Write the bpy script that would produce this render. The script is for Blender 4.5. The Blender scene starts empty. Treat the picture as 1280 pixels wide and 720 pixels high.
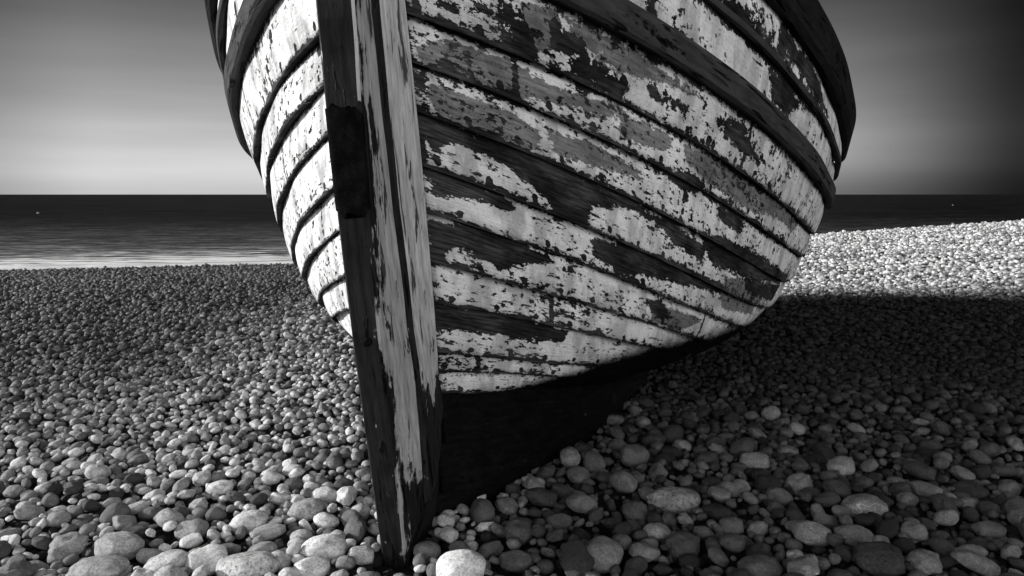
import bpy, math, random
import numpy as np
from mathutils import noise as mnoise, Vector, Euler
from math import comb
random.seed(7); rng = np.random.default_rng(11)
S = bpy.context.scene
COL = S.collection
F, H = 900.0, 0.75
PITCH = math.atan(117 / F)

# ------------------------------------------------------------------ helpers
def tag(o, label=None, cat=None, group=None, kind=None):
    if label: o['label'] = label
    if cat: o['category'] = cat
    if group: o['group'] = group
    if kind: o['kind'] = kind
    return o

def mesh_obj(name, verts, faces, mat, parent=None, smooth=True, attrs=None, link=True):
    me = bpy.data.meshes.new(name)
    me.from_pydata([tuple(map(float, v)) for v in verts], [], [tuple(map(int, f)) for f in faces])
    if smooth is True:
        me.polygons.foreach_set('use_smooth', [True] * len(me.polygons))
    if attrs:
        for k, a in attrs.items():
            at = me.attributes.new(k, 'FLOAT', 'POINT')
            at.data.foreach_set('value', np.asarray(a, np.float32))
    me.materials.append(mat)
    me.update()
    o = bpy.data.objects.new(name, me)
    if link: COL.objects.link(o)
    if parent: o.parent = parent
    return o

def empty(name, loc=(0, 0, 0)):
    o = bpy.data.objects.new(name, None); COL.objects.link(o); o.location = loc
    return o

class NT:
    def __init__(s, tree): s.t = tree; tree.nodes.clear()
    def n(s, typ, **k):
        nd = s.t.nodes.new(typ)
        for a, v in k.items():
            if a.startswith('i_'):
                key = a[2:]
                key = int(key) if key.isdigit() else key.replace('_', ' ')
                s.set(nd.inputs[key], v)
            else: setattr(nd, a, v)
        return nd
    def set(s, sock, v):
        if isinstance(v, bpy.types.NodeSocket): s.t.links.new(v, sock)
        elif isinstance(v, bpy.types.Node): s.t.links.new(v.outputs[0], sock)
        else:
            try: sock.default_value = v
            except Exception: sock.default_value = (v, v, v, 1) if not hasattr(v, '__len__') else v
    def m(s, op, a, b=None, c=None, clamp=False):
        nd = s.t.nodes.new('ShaderNodeMath'); nd.operation = op; nd.use_clamp = clamp
        s.set(nd.inputs[0], a)
        if b is not None: s.set(nd.inputs[1], b)
        if c is not None: s.set(nd.inputs[2], c)
        return nd.outputs[0]
    def ramp(s, v, a, b, lo=0., hi=1., smooth=True):
        nd = s.t.nodes.new('ShaderNodeMapRange'); nd.interpolation_type = 'SMOOTHSTEP' if smooth else 'LINEAR'
        s.set(nd.inputs['Value'], v)
        for k, x in (('From Min', a), ('From Max', b), ('To Min', lo), ('To Max', hi)): s.set(nd.inputs[k], x)
        return nd.outputs[0]
    def mix(s, f, a, b):
        nd = s.t.nodes.new('ShaderNodeMix'); nd.data_type = 'FLOAT'
        s.set(nd.inputs[0], f); s.set(nd.inputs[2], a); s.set(nd.inputs[3], b)
        return nd.outputs[0]
    def attr(s, name): return s.n('ShaderNodeAttribute', attribute_name=name).outputs['Fac']
    def noise(s, vec, scale, detail=4, rough=.6, dist=0.):
        nd = s.n('ShaderNodeTexNoise', i_Scale=scale, i_Detail=detail, i_Roughness=rough, i_Distortion=dist)
        if vec is not None: s.set(nd.inputs['Vector'], vec)
        return nd.outputs['Fac']
    def vec(s, x, y, z):
        nd = s.n('ShaderNodeCombineXYZ'); s.set(nd.inputs[0], x); s.set(nd.inputs[1], y); s.set(nd.inputs[2], z)
        return nd.outputs[0]
    def scalev(s, v, k):
        nd = s.n('ShaderNodeVectorMath', operation='MULTIPLY'); s.set(nd.inputs[0], v); nd.inputs[1].default_value = k
        return nd.outputs[0]

def material(name):
    m = bpy.data.materials.new(name); m.use_nodes = True
    t = NT(m.node_tree)
    out = t.n('ShaderNodeOutputMaterial'); b = t.n('ShaderNodeBsdfPrincipled')
    t.t.links.new(b.outputs[0], out.inputs['Surface'])
    return m, t, b

def bump(t, b, h, strength=.5, dist=.01):
    nd = t.n('ShaderNodeBump', i_Strength=strength, i_Distance=dist); t.set(nd.inputs['Height'], h)
    t.t.links.new(nd.outputs[0], b.inputs['Normal'])

# ------------------------------------------------------------------ camera
cam = bpy.data.cameras.new('camera'); co = bpy.data.objects.new('camera', cam); COL.objects.link(co)
co.location = (0, 0, H); co.rotation_euler = (math.pi / 2 - PITCH, 0, 0)
cam.sensor_width = 36; cam.lens = F / 1280 * 36; cam.clip_end = 30000; cam.clip_start = .02
S.camera = co

def pixel_ground(px, py, z=0.0):
    dx, dz = (px - 640) / F, (360 - py) / F
    cp, sp = math.cos(PITCH), math.sin(PITCH)
    y = cp + dz * sp; zz = -sp + dz * cp
    k = (z - H) / zz
    return dx * k, y * k, k          # k = depth along the optical axis

# ------------------------------------------------------------------ light
SUN_EL, SUN_AZ = math.radians(15.5), math.radians(-83)      # azimuth measured from +Y towards +X
sd = Vector((math.sin(SUN_AZ) * math.cos(SUN_EL), math.cos(SUN_AZ) * math.cos(SUN_EL), math.sin(SUN_EL)))
sl = bpy.data.lights.new('sun', 'SUN'); sl.energy = 5.0; sl.angle = math.radians(.4); sl.color = (1, .995, .99)
so = bpy.data.objects.new('sun', sl); COL.objects.link(so); so.rotation_euler = sd.to_track_quat('Z', 'Y').to_euler()

W = bpy.data.worlds.new('World'); S.world = W; W.use_nodes = True
t = NT(W.node_tree)
wo = t.n('ShaderNodeOutputWorld'); bg = t.n('ShaderNodeBackground')
t.t.links.new(bg.outputs[0], wo.inputs[0])
sky = t.n('ShaderNodeTexSky', sky_type='NISHITA'); sky.sun_disc = False
sky.sun_elevation = SUN_EL; sky.sun_rotation = SUN_AZ
bw = t.n('ShaderNodeRGBToBW'); t.t.links.new(sky.outputs[0], bw.inputs[0])
tc = t.n('ShaderNodeTexCoord'); sx = t.n('ShaderNodeSeparateXYZ'); t.t.links.new(tc.outputs['Generated'], sx.inputs[0])
X, Y, Z = sx.outputs
az = t.m('ARCTAN2', X, Y)                       # radians, 0 = towards the sea
el = t.m('ARCSINE', Z)
# deep filtered sky that pales towards the sea horizon, palest to the left of the boat
g_el = t.m('POWER', t.ramp(el, .28, .03, .28, 1.0, False), 2.0)
g_el = t.m('MULTIPLY', g_el, t.ramp(el, 0.0, .035, .9, 1.0))
right = t.ramp(az, -.1, .62, 0., 1.)
leftedge = t.ramp(az, -.66, -.50, .60, 1.0)
a_r = t.ramp(az, .36, .62, .80, .055)
g_az = t.mix(t.ramp(az, -.1, .3), 0.67, t.m('MULTIPLY', a_r, .66))
g_az = t.m('MULTIPLY', g_az, leftedge)
dip = t.mix(t.ramp(az, .2, .4), 1., t.ramp(el, 0., .08, .42, 1.))
front = t.m('MULTIPLY', t.m('MULTIPLY', g_el, g_az), dip)
behind = t.ramp(Y, .45, -.25)
low = t.m('MULTIPLY', t.ramp(Z, .62, .30, .02, 1.0), t.ramp(Z, .0, .26, .10, 1.0))
backv = t.m('MULTIPLY', t.m('MULTIPLY', low, t.ramp(Y, .0, -.85, .08, 1.)), SKY_FILL := 4.3)  # unseen bright sky band added behind the camera to fill the hull
lum = t.mix(behind, front, backv)
cld = t.noise(t.scalev(tc.outputs['Generated'], (1, 1, 14)), 1.6, 4, .5)
lum = t.m('MULTIPLY', lum, t.ramp(cld, .2, .8, .88, 1.12))
# flattened Nishita sky, shaped by the gradient and the added fill band above
nish = t.m('POWER', t.m('MAXIMUM', t.m('MULTIPLY', bw.outputs[0], .1), .02), .12)
fin = t.m('MULTIPLY', t.m('MULTIPLY', lum, nish), 8.0)
cmb = t.n('ShaderNodeCombineColor'); [t.set(cmb.inputs[i], fin) for i in range(3)]
t.t.links.new(cmb.outputs[0], bg.inputs[0]); bg.inputs[1].default_value = .1

S.view_settings.view_transform = 'Standard'; S.view_settings.look = 'None'
S.view_settings.exposure = .45; S.view_settings.gamma = 1
S.cycles.use_denoising = True
S.cycles.max_bounces = 5

# ------------------------------------------------------------------ materials
def hull_paint(name, base, flake, clean=.58):
    """white paint over an old grey coat over weathered timber"""
    m, t, b = material(name)
    al, gi, pk = t.attr('along'), t.attr('girth'), t.attr('plank')
    dk, md, eg, tar = t.attr('dark'), t.attr('mid'), t.attr('edge'), t.attr('tar')  # tar also carries the shade painted on the lower hull
    v1 = t.vec(t.m('MULTIPLY', al, 1.0), t.m('MULTIPLY', gi, 1.9), t.m('MULTIPLY', pk, 3.17))
    v2 = t.vec(t.m('MULTIPLY', al, 1.0), t.m('MULTIPLY', gi, 1.4), t.m('MULTIPLY', pk, 5.3))
    big = t.noise(v1, 4.5, 3, .55)
    medn = t.noise(v1, 21, 6, .66, .3)
    fine = t.noise(v2, 62, 4, .7)
    rag = t.m('ADD', t.m('MULTIPLY', t.m('SUBTRACT', medn, .5), 1.9), t.m('MULTIPLY', t.m('SUBTRACT', fine, .5), 1.9))
    rag2 = t.m('ADD', rag, t.m('MULTIPLY', t.m('SUBTRACT', big, .5), flake))
    # nails: dark rust spots a short way above each land
    vo = t.n('ShaderNodeTexVoronoi', feature='F1', i_Scale=9.0, i_Randomness=.85)
    t.set(vo.inputs['Vector'], t.vec(al, t.m('MULTIPLY', gi, 1.0), pk))
    spot = t.ramp(vo.outputs['Distance'], .10, .16, .62, 0.)
    w = t.m('ADD', t.m('ADD', dk, base), t.m('ADD', rag2, t.m('MULTIPLY', eg, .62)))
    w = t.m('ADD', w, spot)
    ld = t.attr('lapd')
    j1 = t.m('SUBTRACT', t.m('FRACT', t.m('ADD', t.m('MULTIPLY', al, 8.3), t.m('MULTIPLY', pk, .37))), .5)
    nd = t.m('SQRT', t.m('ADD', t.m('POWER', t.m('MULTIPLY', t.m('ABSOLUTE', j1), .12), 2.), t.m('POWER', t.m('ABSOLUTE', t.m('SUBTRACT', ld, .019)), 2.)))
    w = t.m('ADD', w, t.m('MULTIPLY', t.ramp(nd, .012, .003, 0., 1.), t.ramp(big, .3, .55, .4, 1.)))
    j2 = t.m('MULTIPLY', t.m('ABSOLUTE', t.m('SUBTRACT', t.m('FRACT', t.m('ADD', t.m('MULTIPLY', al, .73), t.m('MULTIPLY', pk, .417))), .5)), 1.37)
    chips = t.noise(t.vec(al, t.m('MULTIPLY', gi, 1.3), t.m('MULTIPLY', pk, 2.2)), 48, 3, .6, .2)
    w = t.m('ADD', w, t.m('MULTIPLY', t.ramp(chips, .55, .63), t.ramp(t.noise(v1, 2.6, 2, .5), .40, .62, .05, .75)))
    w = t.m('ADD', w, t.ramp(j2, .012, .002, 0., .6))
    crk = t.noise(t.vec(t.m('MULTIPLY', al, .10), gi, pk), 42, 4, .6, .6)
    w = t.m('ADD', w, t.m('MULTIPLY', t.ramp(crk, .37, .33), t.ramp(medn, .42, .6, 0., .6)))
    mask = t.ramp(w, .47, .53)
    wm = t.m('ADD', t.m('ADD', md, base * .8 - .06), t.m('ADD', t.m('MULTIPLY', rag, .7), t.m('MULTIPLY', t.m('SUBTRACT', t.noise(v2, 3.1, 3, .5), .5), flake * 1.1)))
    maskm = t.ramp(wm, .46, .54)
    grain = t.noise(t.vec(t.m('MULTIPLY', al, .12), gi, pk), 120, 5, .65)
    grime = t.noise(v1, 7, 5, .7)
    fleck = t.noise(v2, 150, 3, .7)
    white = t.m('MULTIPLY', t.m('MULTIPLY', t.ramp(grime, .3, .7, .70, .92), t.ramp(fleck, .32, .5, .72, 1.)), t.ramp(grain, .3, .6, .88, 1.))
    greyc = t.m('MULTIPLY', t.ramp(grime, .3, .75, .15, .26), t.ramp(fleck, .25, .6, .75, 1.05))
    wood = t.m('MULTIPLY', t.ramp(grain, .3, .7, .006, .038), t.ramp(grime, .25, .7, .6, 1.3))
    wood = t.m('MULTIPLY', wood, t.ramp(t.noise(v2, 5.5, 4, .6, .3), .42, .62, .75, 2.1))
    rim = t.m('MULTIPLY', t.ramp(w, .44, .50), t.ramp(w, .62, .53))          # chipped lip of the paint film
    stain = t.noise(t.vec(t.m('MULTIPLY', al, 1.6), t.m('MULTIPLY', gi, .5), pk), 9, 5, .65)
    dirt = t.m('MULTIPLY', t.ramp(stain, .62, .42, clean, 1.), t.ramp(eg, 0., .7, 1., .6))
    white = t.m('MULTIPLY', white, dirt)
    greyc = t.m('MULTIPLY', greyc, t.m('MULTIPLY', t.ramp(grain, .3, .65, .55, 1.15), t.ramp(stain, .65, .4, .7, 1.1)))
    c = t.mix(maskm, white, greyc)
    c = t.mix(mask, c, wood)
    c = t.m('MULTIPLY', c, t.mix(t.m('MULTIPLY', rim, .45), 1., .35))
    tar_shade_c = t.m('MULTIPLY', t.m('ADD', t.ramp(medn, .3, .75, .001, .0045), t.ramp(t.m('ADD', medn, t.m('MULTIPLY', fine, .5)), .92, 1.0, 0., .02)), t.ramp(grain, .3, .7, .5, 1.5))
    c = t.mix(t.ramp(t.m('ADD', tar, t.m('MULTIPLY', rag, .16)), .12, .80), c, tar_shade_c)  # tar colour and hull shade painted over the planks
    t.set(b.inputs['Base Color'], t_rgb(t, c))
    t.set(b.inputs['Roughness'], t.mix(mask, .50, .85)); b.inputs['Specular IOR Level'].default_value = .05
    h = t.m('ADD', t.m('MULTIPLY', t.m('SUBTRACT', 1., mask), 1.0), t.m('MULTIPLY', t.m('SUBTRACT', 1., maskm), .4))
    h = t.m('ADD', h, t.m('MULTIPLY', grain, .8)); h = t.m('ADD', h, t.m('MULTIPLY', fleck, .35))
    bump(t, b, h, 1., .0028)
    return m

def t_rgb(t, c):
    n = t.n('ShaderNodeCombineColor')
    for i in range(3): t.set(n.inputs[i], c)
    return n.outputs[0]

def timber(name, light, dark, cover, vscale=1.0, ramp_at=.5, spec=.25):
    """weathered timber, long grain along attribute 'along', paint worn off in streaks"""
    m, t, b = material(name)
    al, gi = t.attr('along'), t.attr('girth')
    v = t.vec(t.m('MULTIPLY', al, .15), gi, 0.)
    v3 = t.vec(t.m('MULTIPLY', al, .6), gi, 2.)
    g1 = t.noise(v, 90, 5, .65, .3); g2 = t.noise(v, 28, 4, .6, .2); pat = t.noise(v3, 14, 5, .62, .2); fine = t.noise(v3, 90, 4, .7)
    dk = t.attr('dark')
    w = t.m('ADD', t.m('ADD', t.m('MULTIPLY', t.m('SUBTRACT', g2, .5), 1.5), t.m('MULTIPLY', t.m('SUBTRACT', pat, .5), 1.3)), t.m('ADD', dk, cover))
    w = t.m('ADD', w, t.m('MULTIPLY', t.m('SUBTRACT', fine, .5), .4))
    mask = t.ramp(w, .44, .56)
    lc = t.m('MULTIPLY', t.ramp(g1, .32, .68, light * .62, light * 1.1), t.ramp(g2, .3, .7, .85, 1.1))
    dc = t.ramp(g1, .3, .7, dark * .6, dark * 1.5)
    crack = t.m('MULTIPLY', t.ramp(t.noise(v, 46, 4, .6, .6), .37, .41, .15, 1.), t.ramp(t.noise(t.vec(al, t.m('MULTIPLY', gi, 2.), 4.), 30, 5, .7), .30, .40, .5, 1.))
    c = t.m('MULTIPLY', t.mix(mask, lc, dc), crack)
    t.set(b.inputs['Base Color'], t_rgb(t, c)); b.inputs['Roughness'].default_value = .75
    b.inputs['Specular IOR Level'].default_value = spec
    bump(t, b, t.m('ADD', t.m('MULTIPLY', g1, .9), t.m('ADD', crack, t.m('MULTIPLY', t.m('SUBTRACT', 1., mask), .6))), .8, .0025)
    return m

M_RIGHT = hull_paint('peeling_paint_shaded_side', .15, 1.25)
M_LEFT = hull_paint('peeling_paint_sunny_side', .085, .7, .45)
M_STEM = timber('stem_timber', .50, .014, .05, spec=.08)
M_APRON = timber('apron_timber', .60, .018, .0, spec=.08)
M_TAR = timber('tarred_timber', .016, .003, .25, spec=.03)
M_RUB = timber('rubbing_timber', .055, .004, .20, spec=.03)
M_KEEL = timber('keel_timber', .015, .005, .3, spec=.05)

m, t, b = material('rusty_iron')
tcn = t.n('ShaderNodeTexCoord').outputs['Object']
nn = t.noise(tcn, 60, 6, .7)
t.set(b.inputs['Base Color'], t_rgb(t, t.ramp(nn, .3, .75, .004, .05))); b.inputs['Roughness'].default_value = .8
bump(t, b, nn, .8, .004)
M_IRON = m
m, t, b = material('recess_black')
tcn = t.n('ShaderNodeTexCoord').outputs['Object']
nn = t.noise(tcn, 40, 6, .7)
t.set(b.inputs['Base Color'], t_rgb(t, t.ramp(nn, .35, .85, .0015, .012))); b.inputs['Roughness'].default_value = .95
b.inputs['Specular IOR Level'].default_value = .05
bump(t, b, nn, .5, .003)
M_BLACK = m
m, t, b = material('deck_planking')
tcn = t.n('ShaderNodeTexCoord').outputs['Object']
t.set(b.inputs['Base Color'], t_rgb(t, t.ramp(t.noise(t.scalev(tcn, (12, 1, 1)), 6, 5, .6), .3, .7, .08, .25))); b.inputs['Roughness'].default_value = .8
M_DECK = m

# ------------------------------------------------------------------ the hull form
P = np.array([-0.2473,1.3935,0.1955,0.0494,0.0070,-0.3401,-0.0105,0.0449,0.4056,-0.5874,0.0111,0.0401,0.0233,0.0068,-0.0059,0.0239,0.0423,0.0577,0.0595,0.0563,0.0497,0.0481,0.9082,1.1162,0.8794,0.8168,1.0466,1.0734,0.0448,0.4036,0.7021,0.9984,1.1881,1.1880,1.3293,0.0447,0.3895,0.7933,1.2212,1.4116,1.2982,1.3015,0.0448,0.3713,0.7665,1.1616,1.3243,1.2129,1.1105,0.0448,0.2665,0.5671,0.8492,0.9810,0.9335,0.8031,0.1792,0.1978,0.4368,0.8784,0.9011,0.9234,1.5547,0.0246,0.1541,0.1835,0.3012,0.6334,0.9082,1.3566,-0.0576,-0.0545,-0.0461,-0.0266,0.1211,0.5462,0.8087,-0.0142,0.0043,0.0257,0.0533,0.3363,0.7207,0.8449,0.0178,0.0474,0.1125,0.2994,0.6447,0.9581,1.0784,0.0195,0.1216,0.3025,0.6009,0.9409,1.2097,1.3902])
POSE, CXF, CXR, HWC = P[:4], P[4:8], P[8:12], P[12:14]
YC, ZC = P[14:56].reshape(6, 7), P[56:98].reshape(6, 7)
LEN = LEN_ = 4.4
def bern(n, t):
    t = np.asarray(t, float)[..., None]; i = np.arange(n + 1); c = np.array([comb(n, j) for j in i])
    return c * t ** i * (1 - t) ** (n - i)
def boat_world(X, Y, Z):
    gx, gy, yaw, heel = POSE; ch, sh, c, s = math.cos(heel), math.sin(heel), math.cos(yaw), math.sin(yaw)
    Y2 = Y * ch + Z * sh; Z2 = -Y * sh + Z * ch
    return np.stack(np.broadcast_arrays(gx + X * s + Y2 * c, gy + X * c - Y2 * s, Z2), -1)
def poly(c, z): return c[0] + c[1] * z + c[2] * z * z + c[3] * z ** 3
def xf(z):
    z = np.asarray(z, float); zc = np.minimum(z, 1.1)
    return poly(CXF, zc) - .2 * (z - zc)
def xr(z):
    z = np.asarray(z, float)
    return np.maximum(poly(CXR, np.minimum(z, 1.5)), xf(z) + .11)
def hw(z): return HWC[0] + HWC[1] * np.asarray(z, float)
def hull_raw(t, v, side):
    bt, bv = bern(5, t), bern(6, v)
    Yv = np.einsum('...i,ij,...j->...', bt, YC, bv); Zv = np.einsum('...i,ij,...j->...', bt, ZC, bv)
    z0 = bv @ ZC[0]
    Yv = np.maximum(Yv, .026)
    ta = np.clip((t - .35) / .65, 0, 1)
    return boat_world(xr(z0) + (t - .13 * ta * ta * (3 - 2 * ta)) * LEN, side * Yv, Zv)
def hull(t, v, side, off=0.):
    """surface point pushed 'off' metres along the outward normal"""
    t, v = np.broadcast_arrays(np.asarray(t, float), np.asarray(v, float)); e = 2e-3
    p = hull_raw(t, v, side)
    dt = hull_raw(np.minimum(t + e, 1), v, side) - hull_raw(np.maximum(t - e, 0), v, side)
    dv = hull_raw(t, np.minimum(v + e, 1), side) - hull_raw(t, np.maximum(v - e, 0), side)
    n = np.cross(dt, dv) * side; n /= np.linalg.norm(n, axis=-1, keepdims=True) + 1e-12
    off = np.broadcast_to(np.asarray(off, float), t.shape)
    return p + n * off[..., None]

DARK = [[[0.0214,0.8204],[0.028,0.8234],[0.0379,0.8181],[0.0419,0.8109],[0.0422,0.7904],[0.0337,0.7837],[0.0316,0.7933],[0.036,0.8033],[0.028,0.813],[0.0219,0.8151]],[[0.0493,0.8229],[0.0551,0.8291],[0.0616,0.8206],[0.0647,0.8074],[0.0746,0.8051],[0.084,0.7971],[0.0818,0.7909],[0.0583,0.7932],[0.0599,0.8089],[0.0539,0.8106],[0.0495,0.8153]],[[0.0958,0.8159],[0.1058,0.8168],[0.1209,0.8159],[0.1206,0.8089],[0.1045,0.8044],[0.0977,0.8068]],[[0.1425,0.8266],[0.1607,0.8379],[0.1888,0.82],[0.1976,0.81],[0.1726,0.8066],[0.1501,0.8136]],[[0.0026,0.6447],[0.0099,0.6456],[0.0214,0.6467],[0.0341,0.6512],[0.0557,0.6584],[0.0698,0.6484],[0.1037,0.6536],[0.0838,0.6202],[0.074,0.6177],[0.0704,0.5793],[0.0572,0.5661],[0.054,0.5861],[0.043,0.6064],[0.0307,0.6241],[0.0182,0.629],[0.0139,0.6322],[0.0096,0.6277],[0.0037,0.6001]],[[0.0829,0.6393],[0.1239,0.6412],[0.1706,0.6367],[0.1713,0.6059],[0.1413,0.6202],[0.1278,0.6378],[0.1043,0.6456]],[[0.1674,0.6536],[0.1794,0.6706],[0.2468,0.6791],[0.3674,0.6722],[0.3539,0.6495],[0.2336,0.6246],[0.1977,0.6187],[0.179,0.6215]],[[0.0022,0.5635],[0.0116,0.568],[0.0206,0.5649],[0.034,0.5576],[0.034,0.5465],[0.0205,0.546],[0.0111,0.5375],[0.0044,0.5313]],[[0.0775,0.5551],[0.1096,0.571],[0.1471,0.5762],[0.2158,0.5827],[0.2141,0.5646],[0.1566,0.544],[0.1124,0.5333],[0.107,0.5151],[0.0881,0.5198],[0.0786,0.5249]],[[0.2336,0.6246],[0.3616,0.6373],[0.3639,0.5998],[0.26,0.5908]],[[0.0016,0.4871],[0.02,0.4947],[0.0396,0.4907],[0.0541,0.4862],[0.0358,0.4589],[0.029,0.4441],[0.0173,0.4553],[0.007,0.4611],[0.0045,0.4365],[0.002,0.4273]],[[0.1256,0.4737],[0.1421,0.4823],[0.1581,0.4508],[0.1435,0.4442]],[[0.0005,0.3459],[0.0267,0.3531],[0.0703,0.345],[0.0677,0.3257],[0.0446,0.3195],[0.0271,0.319],[0.0,0.3112]],[[0.0883,0.8891],[0.0922,0.8927],[0.0956,0.8764],[0.1088,0.8782],[0.1069,0.873],[0.0918,0.8694]],[[0.18,0.9109],[0.1996,0.9148],[0.2228,0.9069],[0.2139,0.8811],[0.1902,0.8901]],[[0.1287,0.9254],[0.1417,0.9368],[0.1743,0.9286],[0.1959,0.9239],[0.2195,0.9134],[0.2702,0.9223],[0.1983,0.9179],[0.1572,0.9162]],[[0.1824,0.9593],[0.2071,0.9523],[0.2438,0.9499],[0.284,0.9319],[0.2419,0.9306],[0.2105,0.9318],[0.1806,0.9374]],[[0.0009,0.715],[0.0038,0.7174],[0.0039,0.6978],[0.0013,0.6913]],[[0.0,0.6427],[0.0019,0.6472],[0.0016,0.5904],[0.0,0.5859]],[[0.1301,0.7378],[0.1488,0.7348],[0.1469,0.7224],[0.1289,0.7201]],[[0.1743,0.7174],[0.2102,0.7124],[0.2022,0.6955],[0.1727,0.7016]]]
MID = [[[0.0373,0.8285],[0.0482,0.8436],[0.0507,0.8319],[0.0489,0.8107],[0.0412,0.7978],[0.038,0.8065]],[[0.0537,0.8422],[0.0725,0.8412],[0.0985,0.8382],[0.1312,0.8412],[0.1321,0.8357],[0.1045,0.8289],[0.0863,0.82],[0.0738,0.8188],[0.064,0.8232],[0.0557,0.8298]],[[0.0667,0.8053],[0.0842,0.8001],[0.0817,0.7918],[0.0653,0.794]],[[0.003,0.7438],[0.0136,0.7707],[0.0338,0.7711],[0.0587,0.7684],[0.0846,0.7814],[0.0901,0.7692],[0.0671,0.7508],[0.0538,0.7471],[0.0402,0.742],[0.0371,0.7292],[0.022,0.7252],[0.0036,0.7276]],[[0.0042,0.7005],[0.0218,0.7086],[0.0372,0.7082],[0.0451,0.6924],[0.0443,0.6678],[0.0298,0.6549],[0.0087,0.656]],[[0.0512,0.7008],[0.0707,0.7124],[0.0995,0.7107],[0.1072,0.699],[0.1011,0.6893],[0.0718,0.6828],[0.0553,0.6796]],[[0.0854,0.7691],[0.1159,0.7755],[0.1238,0.7612],[0.097,0.744],[0.0846,0.7466]],[[0.1281,0.7769],[0.1565,0.7812],[0.2199,0.7834],[0.3234,0.7829],[0.3075,0.7602],[0.2067,0.7438],[0.1475,0.7426],[0.1304,0.7504]],[[0.2021,0.6031],[0.3165,0.6457],[0.3096,0.5477],[0.2262,0.5333]],[[0.1345,0.4715],[0.2048,0.4776],[0.1751,0.4325],[0.1373,0.4234]],[[0.1065,0.8762],[0.1258,0.874],[0.1872,0.8743],[0.1688,0.8725],[0.1102,0.8672]]]
def poly_mask(T, V, polys, soft):
    """1 inside the worn patches, 0 well outside, soft edge (metres)"""
    best = np.full(T.shape, -1.0)
    A, B = 6.2, 1.9
    for pl in polys:
        q = np.array(pl) * [A, B]; px, py = T * A, V * B
        inside = np.zeros(T.shape, bool); d = np.full(T.shape, 9.)
        for i in range(len(q)):
            a, c = q[i], q[(i + 1) % len(q)]; ab = c - a
            s = np.clip(((px - a[0]) * ab[0] + (py - a[1]) * ab[1]) / (ab @ ab + 1e-12), 0, 1)
            d = np.minimum(d, np.hypot(px - a[0] - s * ab[0], py - a[1] - s * ab[1]))
            cond = (a[1] > py) != (c[1] > py)
            xi = a[0] + (py - a[1]) / (ab[1] if abs(ab[1]) > 1e-9 else 1e-9) * ab[0]
            inside ^= cond & (px < xi)
        best = np.maximum(best, np.where(inside, d, -d))
    return np.clip(.5 + best / soft, 0, 1)

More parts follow.
